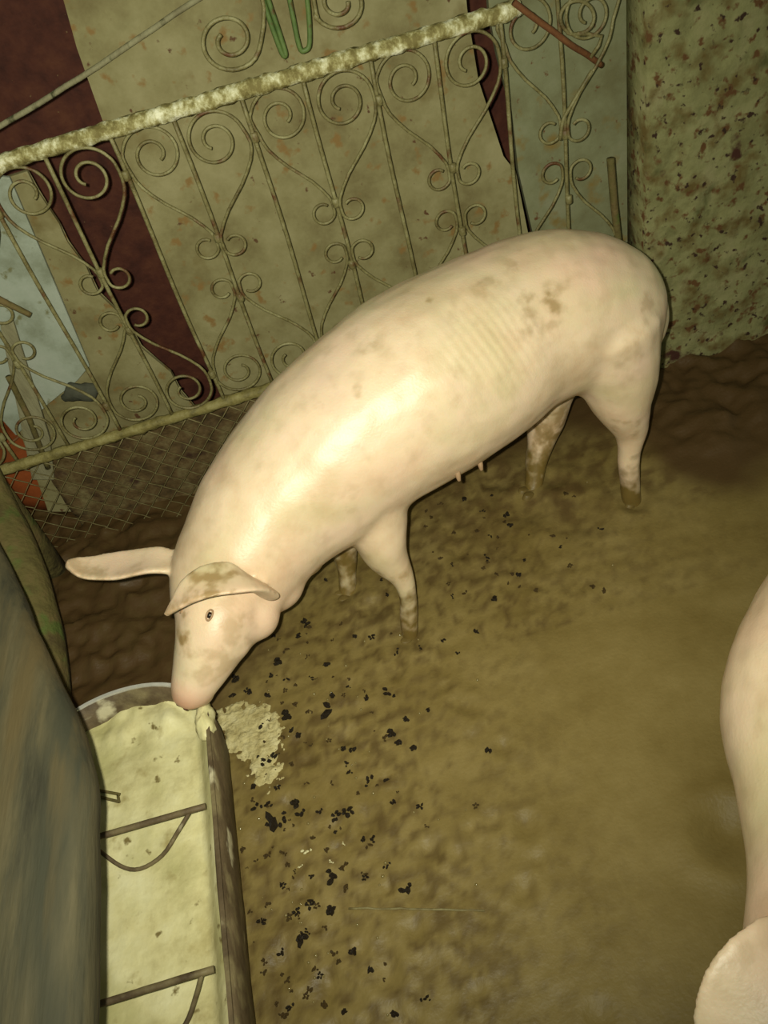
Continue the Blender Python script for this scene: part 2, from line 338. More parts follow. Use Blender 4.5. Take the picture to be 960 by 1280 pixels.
# upper panel: scrolls and green loops standing on the top rail
def pxcurve(pts, r, mt, name, sub=4, Y=YG, n=7):
    P = catmull([tuple(atY(x, y, Y)-Vector((0, YG, 0))) for x, y in pts], sub)
    bm = bmesh.new(); tube(bm, P, r, n); return obj(name, bm, mt, g)
def sp_px(cx, cy, r, a0, turns, sgn, shrink=.3, n=22):
    return [(cx+r*(1-(1-shrink)*k/n)*math.cos(a0+sgn*turns*2*PI*k/n), cy-r*(1-(1-shrink)*k/n)*math.sin(a0+sgn*turns*2*PI*k/n)) for k in range(n+1)]
pxcurve([(318, -40), (330, 10), (326, 52)] + sp_px(286, 50, 40, math.radians(-35), 1.5, -1), .0045, M_iron, 'scroll', 2, YG-.01)
pxcurve([(400, -45), (392, 0), (398, 25)] + sp_px(424, 3, 35, math.radians(205), 1.45, 1), .0045, M_iron, 'scroll', 2, YG-.01)
pxcurve([(312, -50), (336, 22), (352, 66), (357, 68), (352, 50), (334, -4), (320, -50)], .0055, M_iron2, 'loop')['label'] = 'green painted narrow loop'
pxcurve([(352, -50), (364, 10), (374, 58), (381, 63), (387, 52), (384, 0), (374, -50)], .0055, M_iron2, 'loop')['label'] = 'green painted narrow loop'
pxcurve(sp_px(722, 22, 22, math.radians(250), .95, -1, .9)[::-1] + [(752, 45), (738, 72)], .0042, M_iron, 'scroll', 2, YG-.01)
pxcurve([(740, 88), (718, 125), (704, 150), (700, 175)], .0046, M_iron, 'scroll', 4, YG-.01)
# chain link under the bottom rail
sx = .031
for k in range(70):
    x0 = -1.25+k*sx; pts = []
    n = 13
    for j in range(n):
        z = .345-j*.030; x = x0+(sx*.5 if (j+k) % 2 else -sx*.5)+.003*fbm((x0, z, 1), 12, 2)
        pts.append(gp(x, z, (.0022 if (j+k) % 2 else -.0022)+.012*fbm((x0, z*2, 5), 3, 2)))
    bm = bmesh.new(); tube(bm, pts, .0021, 5); obj('mesh_wire', bm, M_wire, g)

# loose sticks in front of / behind the grille
def rod(name, P, r, mt, label, cat, n=9, taper=None, wob=.004):
    P = [Vector(p) for p in P]; Q = []
    for a, b in zip(P, P[1:]):
        for k in range(8): Q.append(a.lerp(b, k/8))
    Q.append(P[-1]); Q = [q+Vector((0, 0, 1))*wob*fbm(q, 9, 2) for q in Q]
    bm = bmesh.new(); tube(bm, Q, r, n, taper); return tag(obj(name, bm, mt), label, cat)
rod('thin_cane', [atY(-40, 182, 2.06), atY(100, 98, 2.06), atY(290, -30, 2.085)], .006, M_grey, 'long thin cane slanting behind the grille at the upper left', 'cane')
rod('rusty_rod', [atY(642, 2, 1.975), atY(712, 55, 1.985), atY(752, 82, 2.03)], .007, M_rust, 'short rust brown rod slanting down from the right end of the top rail', 'rod')
rod('charred_stick', [atY(-30, 360, 1.97), atY(0, 375, 1.975), atY(38, 394, 1.98)], .009, M_moss, 'short dark stick poking through the far left scrolls', 'stick', taper=(1.1, .8))
rod('bent_post', [atY(763, 198, 1.99), atY(767, 250, 1.99), atY(776, 330, 1.99), atY(790, 460, 1.985)], .010, M_moss, 'short brown iron post ending by the right edge of the grille', 'post')
rod('broken_lath', [atY(10, 470, 2.03), atY(35, 520, 2.03), atY(60, 585, 2.03)], .008, M_moss, 'thin dark lath leaning beside the grey plank', 'lath')

# ------------------------------------------------------------------ pigs
def evaluate(o, drop=True):
    dg = bpy.context.evaluated_depsgraph_get(); me = bpy.data.meshes.new_from_object(o.evaluated_get(dg)); return me
def make_pig(name, torso, limbs, bulges, ears, label, dirtspots, snout, voxel=.0075, eye_px=None, root=(0, 0, 0), tail=None, folds=None):
    bm = bmesh.new()
    ringloft(bm, catmull(torso, 4), (0, 0, 1), 30, (.75, .35))
    for L in limbs: ringloft(bm, catmull(L, 4), (0, -1, 0), 18, (.6, .4))
    for c, rad, rot in bulges: ellipsoid(bm, c, rad, 18, rot)
    if tail: ringloft(bm, catmull(tail, 3), (0, 0, 1), 10, (1, 1))
    # snout disc
    c, d, r = snout; d = d.normalized(); q = d.to_track_quat('Z', 'Y').to_matrix()
    ellipsoid(bm, c, (r*1.12, r*1.0, .016), 20, q)
    bmesh.ops.recalc_face_normals(bm, faces=bm.faces)
    me = bpy.data.meshes.new(name); bm.to_mesh(me); bm.free()
    tmp = bpy.data.objects.new('tmp', me); C.objects.link(tmp)
    md = tmp.modifiers.new('r', 'REMESH'); md.mode = 'VOXEL'; md.voxel_size = voxel
    s = tmp.modifiers.new('s', 'SMOOTH'); s.factor = .5; s.iterations = 11
    me2 = evaluate(tmp)
    # ears joined after the smoothing, then one fine remesh for a single skin
    bm = bmesh.new(); bm.from_mesh(me2)
    for pts, nrm, cup in ears: ear(bm, pts, nrm, cup)
    bmesh.ops.recalc_face_normals(bm, faces=bm.faces)
    me3 = bpy.data.meshes.new(name); bm.to_mesh(me3); bm.free(); tmp.data = me3
    md.voxel_size = voxel*.52; s.iterations = 14
    me4 = evaluate(tmp); bpy.data.objects.remove(tmp)
    # skin relief and dirt
    n = len(me4.vertices); cov = np.empty(n*3, np.float32); me4.vertices.foreach_get('co', cov); cov = cov.reshape(-1, 3)
    no = np.empty(n*3, np.float32); me4.vertex_normals.foreach_get('vector', no); no = no.reshape(-1, 3)
    bv = BVHTree.FromPolygons([Vector(c) for c in cov], [p.vertices for p in me4.polygons]); ds = []
    for c, rr_, k in dirtspots:
        if len(c) == 2:
            c = bv.ray_cast(Vector((0, 0, H)), ray(*c).normalized())[0]
            if c is None: continue
        ds.append((c, rr_, k))
    dirtspots = ds
    dirt = np.zeros(n); mud = np.zeros(n); pink = np.zeros(n)
    for i in range(n):
        v = Vector(cov[i]); a = fbm(v, 7, 3); b = fbm(v+Vector((5, 1, 2)), 26, 4)
        dz = .0025*fbm(v, 11, 2)
        for fc, fr, fdir, fq, fa in (folds or []):
            e = (v-fc); d = e.length
            if d < fr: dz += fa*math.sin(e.dot(fdir)*fq + 1.5*a)*(1-d/fr)
        cov[i] += no[i]*dz
        dd = .22*max(0, a+.05)+.22*max(0, b-.02)
        for c, r, k in dirtspots:
            d = (v-c).length/r
            if d < 1.5: dd = max(dd, .85*k*max(0., min(1., (1.1-d+.7*b)*1.4))*max(.25, min(1., .72+1.3*b)))
        dirt[i] = min(1, dd)
        zz = v.z; mud[i] = max(0., min(1., (.185-zz+.09*b+.05*a)/.13)) if zz < .3 else 0
        d = (v-snout[0]).length; pink[i] = max(0, min(.8, 1.3-d/.055))
    me4.vertices.foreach_set('co', cov.reshape(-1))
    for nm, ar in (('dirt', dirt), ('mud', mud), ('pink', pink)):
        at = me4.attributes.new(nm, 'FLOAT', 'POINT'); at.data.foreach_set('value', ar.astype(np.float32))
    rt = empty(name, root); tag(rt, label, 'pig', 'pigs in the pen')
    me4.transform(Matrix.Translation(-Vector(root)))
    me4.update(); me4.name = 'body'
    o = link('body', me4, M_skin, rt)
    return rt, o
def ear(bm, pts, nrm, cup):
    """leaf shaped ear: pts = (x,y,z,width) from root to tip; nrm = face normal; cup = curl"""
    st = catmull(pts, 5); N = len(st); th = .0105; n = 16; rings = []
    P = [Vector(s[:3]) for s in st]
    for i in range(N):
        t = (P[min(i+1, N-1)]-P[max(i-1, 0)]).normalized(); b = t.cross(Vector(nrm)).normalized(); nn = b.cross(t).normalized()
        wv = st[i][3]; th_i = th*(1.35-.55*i/(N-1)); rg = []
        for k in range(n):
            a = 2*PI*k/n; u = math.cos(a); rg.append(bm.verts.new(P[i]+b*wv*u+nn*(th_i*math.sin(a)+cup*wv*(u*u-.3))))
        rings.append(rg)
    for A, B in zip(rings, rings[1:]):
        for k in range(n): bm.faces.new((A[k], A[(k+1) % n], B[(k+1) % n], B[k]))
    bm.faces.new(rings[0][::-1]); bm.faces.new(rings[-1])
def stn(x, y, Y, r, fl=1., fu=1.):
    p = atY(x, y, Y); q = mpp(x, y, Y); return (p.x, p.y, p.z, r*q*fl, r*q*fu)
def stz(x, y, Z, r):
    p = atZ(x, y, Z); return (p.x, p.y, p.z, r, r)

torso = [stn(782, 405, 1.71, 62, .9, 1), stn(752, 397, 1.69, 92), stn(695, 394, 1.67, 104), stn(642, 413, 1.65, 108), stn(582, 449, 1.615, 119, 1, 1),
         stn(516, 488, 1.575, 122), stn(452, 533, 1.535, 116), stn(392, 586, 1.49, 110), stn(342, 636, 1.43, 96), stn(306, 690, 1.36, 84),
         stn(282, 740, 1.29, 73, 1, 1), stn(271, 780, 1.215, 57, .95, 1), stn(257, 817, 1.165, 43, .95, 1), stn(245, 848, 1.13, 32), stn(236, 869, 1.108, 26)]
def leg(px, r): return [(*atY(x, y, Y), rr, rr*1.1) for (x, y, Y), rr in zip(px, r)]
near_front = leg([(448, 585, 1.44), (468, 640, 1.41), (480, 686, 1.375), (501, 718, 1.35), (510, 745, 1.335), (511, 775, 1.325)], [.105, .078, .058, .032, .0235, .025]) + [stz(513, 800, -.035, .024)]
far_front = leg([(410, 600, 1.60), (425, 660, 1.58), (432, 700, 1.56), (434, 722, 1.54)], [.09, .05, .032, .026]) + [stz(436, 750, -.035, .028)]
near_hind = leg([(752, 415, 1.62), (770, 465, 1.585), (778, 505, 1.565), (788, 540, 1.555), (786, 570, 1.545), (787, 598, 1.54)], [.145, .105, .074, .042, .029, .028]) + [stz(790, 632, -.035, .027)]
far_hind = leg([(705, 430, 1.80), (684, 478, 1.80), (682, 518, 1.78), (677, 548, 1.755), (671, 575, 1.725), (668, 600, 1.70)], [.11, .085, .060, .042, .032, .028]) + [stz(664, 625, -.035, .028)]
def bl(x, y, Y, rad, ez=0): return (atY(x, y, Y), rad, Matrix.Rotation(ez, 3, 'Z'))
bulges = [bl(452, 590, 1.42, (.10, .07, .12)), bl(470, 628, 1.395, (.062, .05, .07)), bl(772, 440, 1.60, (.10, .09, .13)), bl(314, 768, 1.23, (.066, .06, .062)), bl(800, 527, 1.565, (.024, .022, .030)),
          bl(372, 690, 1.42, (.07, .06, .075)), bl(288, 802, 1.17, (.045, .04, .05)), bl(338, 728, 1.31, (.08, .07, .075)),
          bl(252, 868, 1.122, (.030, .030, .022))]
far_ear = ([(*atY(222, 706, 1.345), .036), (*atY(192, 703, 1.36), .046), (*atY(150, 710, 1.375), .050), (*atY(112, 712, 1.385), .042), (*atY(92, 708, 1.39), .028), (*atY(82, 705, 1.39), .012)], (CY*.75-D_*.55), .28)
near_ear = ([(*atY(338, 742, 1.20), .028), (*atY(305, 726, 1.17), .046), (*atY(268, 727, 1.16), .050), (*atY(238, 739, 1.15), .038), (*atY(217, 758, 1.14), .019), (*atY(206, 770, 1.135), .005)], (CY*.78-D_*.62), .22)
sn = atY(231, 876, 1.10); sd = (Vector(sn)-Vector(torso[-3][:3]))
def sp(x, y, Y, r, k): return ((x, y), r*.8, k)
spots = [sp(672, 388, 1.50, .065, .62), sp(690, 370, 1.52, .05, .5), sp(610, 352, 1.56, .035, .45), sp(600, 362, 1.56, .03, .4), sp(538, 374, 1.5, .018, .8), sp(455, 432, 1.46, .045, .45), sp(440, 425, 1.46, .05, .3), sp(540, 372, 1.52, .02, .7),
         sp(645, 325, 1.62, .045, .5), sp(808, 385, 1.62, .05, .45), sp(790, 445, 1.5, .05, .4), sp(600, 500, 1.45, .05, .15), sp(425, 625, 1.34, .07, .32), sp(250, 620, 1.38, .05, .35), sp(395, 510, 1.42, .04, .25),
         sp(225, 790, 1.13, .035, .75), sp(232, 815, 1.11, .03, .6), sp(290, 770, 1.15, .06, .3), sp(275, 728, 1.15, .08, 1.0), sp(262, 822, 1.1, .085, .5), sp(300, 790, 1.1, .06, .5), sp(232, 780, 1.1, .03, 1.), sp(228, 800, 1.1, .022, 1.1), sp(120, 718, 1.3, .05, .6), sp(165, 712, 1.3, .04, .45), sp(680, 380, 1.5, .05, .9), sp(240, 745, 1.14, .05, .9), sp(285, 795, 1.14, .05, .45), sp(215, 762, 1.13, .04, .8), sp(300, 715, 1.17, .04, .5),
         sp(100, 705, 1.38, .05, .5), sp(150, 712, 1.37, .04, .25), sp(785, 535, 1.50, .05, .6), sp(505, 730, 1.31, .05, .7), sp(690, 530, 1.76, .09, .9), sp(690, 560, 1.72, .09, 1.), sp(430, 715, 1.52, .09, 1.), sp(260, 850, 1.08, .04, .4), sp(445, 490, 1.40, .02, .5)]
rump = Vector(torso[0][:3])
tail = [(rump.x+.08, rump.y+.06, rump.z+.08, .014, .014), (rump.x+.112, rump.y+.10, rump.z+.05, .011, .011), (rump.x+.115, rump.y+.12, rump.z-.02, .009, .009), (rump.x+.10, rump.y+.13, rump.z-.09, .006, .006)]
folds = [(atY(615, 430, 1.45), .16, Vector((1, .3, .25)).normalized(), 330, .0006)]
pig, body = make_pig('pig', torso, [near_front, far_front, near_hind, far_hind], bulges, [far_ear, near_ear],
    'large muddy white pig standing across the pen with its snout at the trough', spots, (sn, sd, .031), root=(.2, 1.5, 0), tail=tail, folds=folds)

def surf(body, rt, d, o=Vector((0, 0, H))):
    """point and normal where a line of sight meets the pig"""
    off = rt.location; bv = BVHTree.FromPolygons([v.co+off for v in body.data.vertices], [p.vertices for p in body.data.polygons])
    return bv.ray_cast(o, d.normalized())
def add_eye(body, rt, p, nn, along, s=1.):
    q = Vector(nn).to_track_quat('Z', 'Y').to_matrix()
    off = rt.location
    bm = bmesh.new(); ellipsoid(bm, p-off-nn*.004*s, (.0080*s, .0080*s, .0080*s), 16); obj('eye', bm, M_eye, rt)
    a = (along-nn*along.dot(nn)).normalized(); b = nn.cross(a)
    for sg in (1, -1):
        bm = bmesh.new()
        tube(bm, [p-off+nn*(.0035*s*math.sin(t)-.001)+a*(.0115*s*math.cos(t))+b*sg*(.0058*s*math.sin(t)) for t in np.linspace(.05, PI-.05, 11)], .0022*s, 6); obj('eyelid', bm, M_lid, rt)
head_dir = (sn-Vector(torso[-6][:3])).normalized()
h = surf(body, pig, ray(262, 769))
if h[0]: add_eye(body, pig, h[0], h[1], head_dir)
# far eye mirrored across the head
hc = Vector(torso[-4][:3]); lat = head_dir.cross(Vector((0, 0, 1))).normalized()
if h[0]:
    side = (h[0]-hc).dot(lat); tgt = h[0]-lat*2*side
    h2 = surf(body, pig, -(lat if side < 0 else -lat)*-1, tgt + (-lat if side > 0 else lat)*.3) if False else surf(body, pig, (lat if side > 0 else -lat), tgt-(lat if side > 0 else -lat)*.3)
    if h2[0]: add_eye(body, pig, h2[0], h2[1], head_dir)
for x, y in ((630, 560), (655, 541), (600, 579), (572, 592)):
    th_ = surf(body, pig, ray(x, y))
    if th_[0]:
        bm = bmesh.new(); p = th_[0]-pig.location; ringloft(bm, [(*(p+Vector((0, .004, .006))), .0075, .0075), (*(p+Vector((0, -.002, -.006))), .0062, .0062), (*(p+Vector((0, -.004, -.016))), .0045, .0045)], (0, 1, 0), 10, (.5, .8)); obj('teat', bm, M_lid, pig)
# nostrils on the snout disc
sdn = sd.normalized(); sl = sdn.cross(Vector((0, 0, 1))).normalized()
for s in (-1, 1):
    hh = surf(body, pig, -sdn, sn+sdn*.1+sl*.011*s)
    if hh[0]:
        bm = bmesh.new(); ellipsoid(bm, hh[0]-pig.location, (.0045, .0065, .003), 10, sdn.to_track_quat('Z', 'Y').to_matrix()); obj('nostril', bm, M_dark, pig)
def hooves(rt, feet, fwd):
    fwd = Vector(fwd).normalized(); sd_ = fwd.cross(Vector((0, 0, 1)))
    for x, y, z in feet:
        for s in (-1, 1):
            bm = bmesh.new(); c = Vector((x, y, gz(x, y)-.022))+fwd*.012+sd_*.0125*s
            ringloft(bm, [(*(c+Vector((0, 0, -.02))+fwd*.010), .0135, .022), (*(c+Vector((0, 0, .0))+fwd*.006), .0135, .021), (*(c+Vector((0, 0, .024))), .0115, .016)], fwd, 12, (.2, .2))
            bm.transform(Matrix.Translation(-rt.location)); obj('hoof', bm, M_hoof, rt)
fw = Vector(torso[6][:3])-Vector(torso[2][:3]); fw.z = 0
hooves(pig, [l[-1][:3] for l in (near_front, far_front, near_hind, far_hind)], fw)

# second pig: local skeleton, head towards the viewer's feet, only its near flank and ear side in the frame
def P2(x, y, z, a, b=None): return (x-.085, y, z, a, b or a)
t2 = [P2(1.34, 1.14, .46, .12), P2(1.28, 1.06, .47, .165), P2(1.18, .965, .47, .18), P2(1.06, .865, .465, .185), P2(.92, .765, .46, .190), P2(.775, .665, .455, .192), P2(.655, .56, .45, .178),
      P2(.575, .445, .45, .130), P2(.51, .345, .455, .105), P2(.45, .26, .45, .100), P2(.40, .195, .43, .078), P2(.36, .145, .405, .057), P2(.335, .11, .385, .045), P2(.322, .088, .37, .036)]
def leg2(a): return [(p[0]-.085, p[1], p[2], p[3], p[3]*1.1) for p in a]
fr_l = leg2([(.67, .70, .42, .10), (.66, .70, .28, .055), (.66, .69, .17, .032), (.665, .685, .09, .024), (.665, .675, -.03, .025)])
fr_r = leg2([(.86, .52, .42, .10), (.88, .50, .28, .055), (.88, .49, .17, .032), (.88, .485, .09, .024), (.88, .475, -.03, .025)])
hr_l = leg2([(1.27, 1.14, .42, .13), (1.26, 1.14, .28, .08), (1.29, 1.18, .17, .038), (1.29, 1.16, .09, .027), (1.29, 1.14, -.03, .026)])
hr_r = leg2([(1.42, .98, .42, .13), (1.45, .97, .28, .08), (1.47, 1.01, .17, .038), (1.46, 1.00, .09, .027), (1.46, .98, -.03, .026)])
def sh(a): return [(p[0]-.085, *p[1:]) for p in a]
e_l = (sh([(.43, .29, .52, .035), (.385, .275, .535, .048), (.34, .255, .530, .050), (.30, .23, .51, .042), (.275, .21, .49, .022)]), (-.2, -.3, .9), .25)
e_r = (sh([(.52, .24, .52, .035), (.56, .215, .535, .048), (.60, .19, .530, .050), (.635, .155, .505, .042), (.65, .13, .48, .022)]), (.2, -.3, .9), .25)
sn2 = Vector((.230, .070, .362)); sd2 = Vector((-.3, -.8, -.45))
pig2, body2 = make_pig('pig', t2, [fr_l, fr_r, hr_l, hr_r], [((.335, .22, .39), (.05, .05, .045), None), ((.36, .275, .47), (.07, .07, .06), None)], [e_l, e_r],
    'pale pig cut off at the right edge, only shoulder and ear in the picture', [(Vector((.335, .25, .53)), .10, .30), (Vector((.245, .30, .53)), .05, .35)], (sn2, sd2, .033), voxel=.0085, root=(.95, .75, 0), tail=[(1.42, 1.26, .53, .014, .014), (1.46, 1.30, .48, .011, .011), (1.46, 1.31, .40, .007, .007)])
hd2 = (sn2-Vector(t2[8][:3])).normalized(); l2 = hd2.cross(Vector((0, 0, 1))).normalized()
for s in (-1, 1):
    hh = surf(body2, pig2, -(l2*s+Vector((0, 0, .35))).normalized(), Vector((.30, .20, .45))+(l2*s+Vector((0, 0, .35))).normalized()*.4)
    if hh[0]: add_eye(body2, pig2, hh[0], hh[1], hd2, 1.)
sl2 = sd2.normalized().cross(Vector((0, 0, 1))).normalized()
for s in (-1, 1):
    hh = surf(body2, pig2, -sd2, sn2+sd2.normalized()*.1+sl2*.012*s)
    if hh[0]:
        bm = bmesh.new(); ellipsoid(bm, hh[0]-pig2.location, (.005, .007, .003), 10, sd2.to_track_quat('Z', 'Y').to_matrix()); obj('nostril', bm, M_dark, pig2)
hooves(pig2, [l[-1][:3] for l in (fr_l, fr_r, hr_l, hr_r)], (-.75, -.66, 0))

# ------------------------------------------------------------------ trough
tr = empty('feed_trough', (-.69, .45, 0)); tag(tr, 'long metal feed trough full of pale mash beside the grey slab', 'trough')
ZR, XC, YE, HW = .22, -.690, 1.085, .195
def tpath(off, yn=-.45):
    """trough outline (right side up to the far round end and back), offset outwards"""
    pts = [(XC+HW+off+.03*(1-(y-yn)/(YE-yn)) , y) for y in np.linspace(yn, YE, 26)]
    pts += [(XC+(HW+off)*math.cos(a), YE+(.13+off)*math.sin(a)) for a in np.linspace(0, PI, 25)[1:-1]]
    pts += [(XC-HW-off, y) for y in np.linspace(YE, yn, 26)]
    return pts
def tsurf(name, layers, mt, closed=True, jitter=0):
    bm = bmesh.new(); R = []
    for off, z in layers:
        R.append([bm.verts.new((x+.69+jitter*fbm((x, y, z), 20, 2), y-.45+jitter*fbm((y, x, z), 20, 2), z+jitter*fbm((x, y, z+4), 15, 2))) for x, y in tpath(off)])
    for A, B in zip(R, R[1:]):
        for k in range(len(A) if closed else len(A)-1): bm.faces.new((A[k], A[(k+1) % len(A)], B[(k+1) % len(A)], B[k]))
    return bm, R
bm, R = tsurf('trough_wall', [(-.06, .03), (-.03, .06), (-.010, .14), (-.002, ZR-.002), (.010, ZR-.002), (.006, .12), (-.006, .05), (-.03, .0), (-.06, -.015)], M_trough, jitter=.002)
bm.faces.new(R[0]); bm.faces.new(R[-1][::-1]); obj('trough_wall', bm, M_trough, tr)
bm, R = tsurf('rim', [(.001, ZR-.003), (.001, ZR+.003), (.009, ZR+.003), (.009, ZR-.003)], M_rim)
for k in range(len(R[0])): bm.faces.new((R[3][k], R[3][(k+1) % len(R[0])], R[0][(k+1) % len(R[0])], R[0][k]))
# the rim is clean metal only at the far end; elsewhere crusted
o = obj('rim', bm, M_rim, tr, smooth=False); o.data.materials.append(M_trough)
for p in o.data.polygons:
    if p.center.y+.45 < 1.12: p.material_index = 1
o['label'] = 'thin metal rim, bare and shiny at the rounded end'
ZF = .150
bm = bmesh.new(); N1, N2 = 44, 150; gr = []
for j in range(N2+1):
    y = -.44+(YE+.13-.004+.44)*j/N2; row = []
    hw = HW-.006 if y < YE else (HW-.006)*math.sqrt(max(0, 1-((y-YE)/.13)**2))
    xr = .03*(1-(y+.45)/(YE+.45)) if y < YE else 0
    for i in range(N1+1):
        u = -1+2*i/N1; x = XC+u*hw+(xr if u > 0 else 0)*u
        z = ZF+.004*fbm((x, y, 0), 9, 3)+.0016*fbm((x, y, 4), 40, 3)+.045*float(sm(.80, 1.0, u))*(1 if y < YE+.04 else .3)
        z += .016*float(sm(1.10, 1.15, y))*(.6+fbm((x, y, 2), 14, 2))
        row.append(bm.verts.new((x+.69, y-.45, z)))
    gr.append(row)
for j in range(N2):
    for i in range(N1): bm.faces.new((gr[j][i], gr[j][i+1], gr[j+1][i+1], gr[j+1][i]))
bmesh.ops.remove_doubles(bm, verts=list(bm.verts), dist=1e-5)
fo_ = obj('pig_feed', bm, M_feed); fo_.location = (-.69, .45, 0); tag(fo_, 'pale yellow mash filling the long feed trough', 'feed', kind='stuff')
for yb, y2 in ((.884, .879), (.571, .574), (.25, .25)):
    bm = bmesh.new(); a = Vector((-.89+.69, yb-.45, ZR-.004)); b = Vector((-.505+.69, y2-.45, ZR-.004))
    tube(bm, [a.lerp(b, k/16)+Vector((0, 0, .0015*fbm((k, yb, 0), 1, 2))) for k in range(17)], .0065, 8); obj('crossbar', bm, M_trough, tr)
def T(x, y, z): p = atZ(x, y, z); return (p.x+.69, p.y-.45, z)
bm = bmesh.new(); tube(bm, [p for p in catmull([T(96, 1038, .215), T(118, 1058, .19), T(150, 1082, .168), T(175, 1086, .163), T(203, 1069, .17), T(222, 1040, .195), T(240, 1010, .215)], 4)], .0042, 7)
obj('bent_brace', bm, M_trough, tr)
bm = bmesh.new(); tube(bm, [p for p in catmull([T(205, 1310, .165), T(232, 1280, .17), T(245, 1245, .19), T(252, 1218, .215)], 4)], .0045, 7)
obj('bent_brace', bm, M_trough, tr)
# stick floating in the mash, crust of mash on the corner
bm = bmesh.new()
for (a, b) in (((112, 986), (150, 993)), ((116, 994), (148, 1002))):
    A, B = atZ(*a, ZF+.003), atZ(*b, ZF+.003); tube(bm, [A.lerp(B, k/6) for k in range(7)], .0035, 6)
A, B = atZ(147, 992, ZF+.003), atZ(149, 1003, ZF+.003); tube(bm, [A, A.lerp(B, .5), B], .003, 6)
tag(obj('forked_twig', bm, M_moss), 'small forked twig half sunk in the mash', 'twig')
bm = bmesh.new(); c = Vector((-.500, 1.085, .207)); ellipsoid(bm, c, (.020, .052, .024), 28)
for v in bm.verts: v.co += (v.co-c).normalized()*.010*fbm(v.co, 40, 3)
tag(obj('dried_mash', bm, M_feed), 'lump of pale mash dried on the trough corner under the snout', 'feed', kind='stuff')

# ------------------------------------------------------------------ timber at the left
sl = empty('wooden_slab', (-.8, .6, 0)); tag(sl, 'big weathered grey wooden slab with a curved edge at the left foreground', 'slab')
edge = [(-.545, -.5), (-.548, .1), (-.549, .407), (-.557, .654), (-.565, .776), (-.605, .911), (-.645, 1.01), (-.691, 1.121), (-.735, 1.235), (-.784, 1.352), (-.86, 1.52), (-.90, 1.60)]
bm = bmesh.new(); rows = []
E2 = catmull([(a, b, 0) for a, b in edge], 8)
prof = [(-.55, .535), (-.30, .612), (-.12, .612), (-.05, .608), (-.022, .602), (-.006, .590), (.0, .572), (-.004, .545), (-.02, .520), (-.06, .505), (-.30, .50)]
for (x, y, _) in E2:
    rows.append([bm.verts.new((x+dx+.80+.004*fbm((x, y, z), 7, 2), y-.6, z+.006*fbm((dx*5, y*1.2, z*3), 2.5, 4))) for dx, z in prof])
for A, B in zip(rows, rows[1:]):
    for k in range(len(prof)): bm.faces.new((A[k], A[(k+1) % len(prof)], B[(k+1) % len(prof)], B[k]))
bm.faces.new(rows[0][::-1]); bm.faces.new(rows[-1]); obj('slab_board', bm, M_wood, sl)
for (x, y) in ((-.98, .1), (-.98, 1.2)):
    bm = bmesh.new(); tube(bm, [(x+.8, y-.6, -.05), (x+.802, y-.6, .25), (x+.80, y-.6, .52)], .05, 10); obj('post', bm, M_wood, sl)
# mossy timber lying behind the slab, from the grille corner down to the trough
ty = empty('mossy_timber', (-.95, 1.6, 0)); tag(ty, 'mossy brown timber running from the grille corner to behind the grey slab', 'timber')
bm = bmesh.new(); ax = [atY(-52, 560, 1.90), atY(-14, 640, 1.78), atY(18, 710, 1.62), atY(40, 790, 1.46), atY(50, 860, 1.34), atY(55, 930, 1.26)]
stt = [(*(p-Vector((.95*-1, 1.6, 0))), .072, .065) for p in ax]
st2 = catmull(stt, 5); ringloft(bm, st2, (0, 0, 1), 16, (.3, .3))
for v in bm.verts: v.co += Vector((.5, .2, 1)).normalized()*.010*fbm(v.co, 9, 3)
obj('beam', bm, M_moss, ty)
bm = bmesh.new(); p = ax[0]; tube(bm, [(p.x+.95, p.y-1.6, -.05), (p.x+.95, p.y-1.6, p.z)], .05, 10); obj('prop', bm, M_moss, ty)
bm = bmesh.new(); p = ax[-1]; tube(bm, [(p.x+.95, p.y-1.6, -.05), (p.x+.95, p.y-1.6, p.z)], .045, 10); obj('prop', bm, M_moss, ty)

# ------------------------------------------------------------------ spilled meal, clods
def pile(name, pts, hgt, mt, label, cat, seed):
    """thin irregular heap over the mud, outline given in pixels on the ground"""
    P = [atZ(x, y) for x, y in pts]; xs = [p.x for p in P]; ys = [p.y for p in P]; n = len(P); st = .0032
    def sd(x, y):
        inside = False; dm = 9
        for i in range(n):
            a, b = P[i], P[(i+1) % n]
            if (a.y > y) != (b.y > y) and x < (b.x-a.x)*(y-a.y)/(b.y-a.y)+a.x: inside = not inside
            e = Vector((b.x-a.x, b.y-a.y)); q = Vector((x-a.x, y-a.y)); t = max(0, min(1, q.dot(e)/e.dot(e))); dm = min(dm, (q-e*t).length)
        return dm if inside else -dm
    bm = bmesh.new(); cache = {}
    X = np.arange(min(xs)-.02, max(xs)+.02, st); Y = np.arange(min(ys)-.02, max(ys)+.02, st)
    for i, x in enumerate(X):
        for j, y in enumerate(Y):
            d = sd(x, y)+.024*fbm((x, y, seed), 50, 4)
            z = gz(x, y)+min(1, max(-1, d/.018))*hgt*(1+.6*fbm((x, y, seed+2), 50, 4)); cache[i, j] = (d, bm.verts.new((x, y, z)))
    for i in range(len(X)-1):
        for j in range(len(Y)-1):
            q = [cache[i, j], cache[i+1, j], cache[i+1, j+1], cache[i, j+1]]
            if max(a[0] for a in q) > -.012: bm.faces.new([a[1] for a in q])
    for v in [v for v in bm.verts if not v.link_faces]: bm.verts.remove(v)
    return tag(obj(name, bm, mt), label, cat, kind='stuff')
pile('spilled_meal', [(272, 892), (300, 880), (335, 882), (350, 905), (352, 925), (345, 945), (352, 970), (335, 982), (318, 972), (305, 948), (280, 935)], .0045, M_crumb, 'pale heap of spilled meal on the mud beside the trough corner', 'meal', 3)

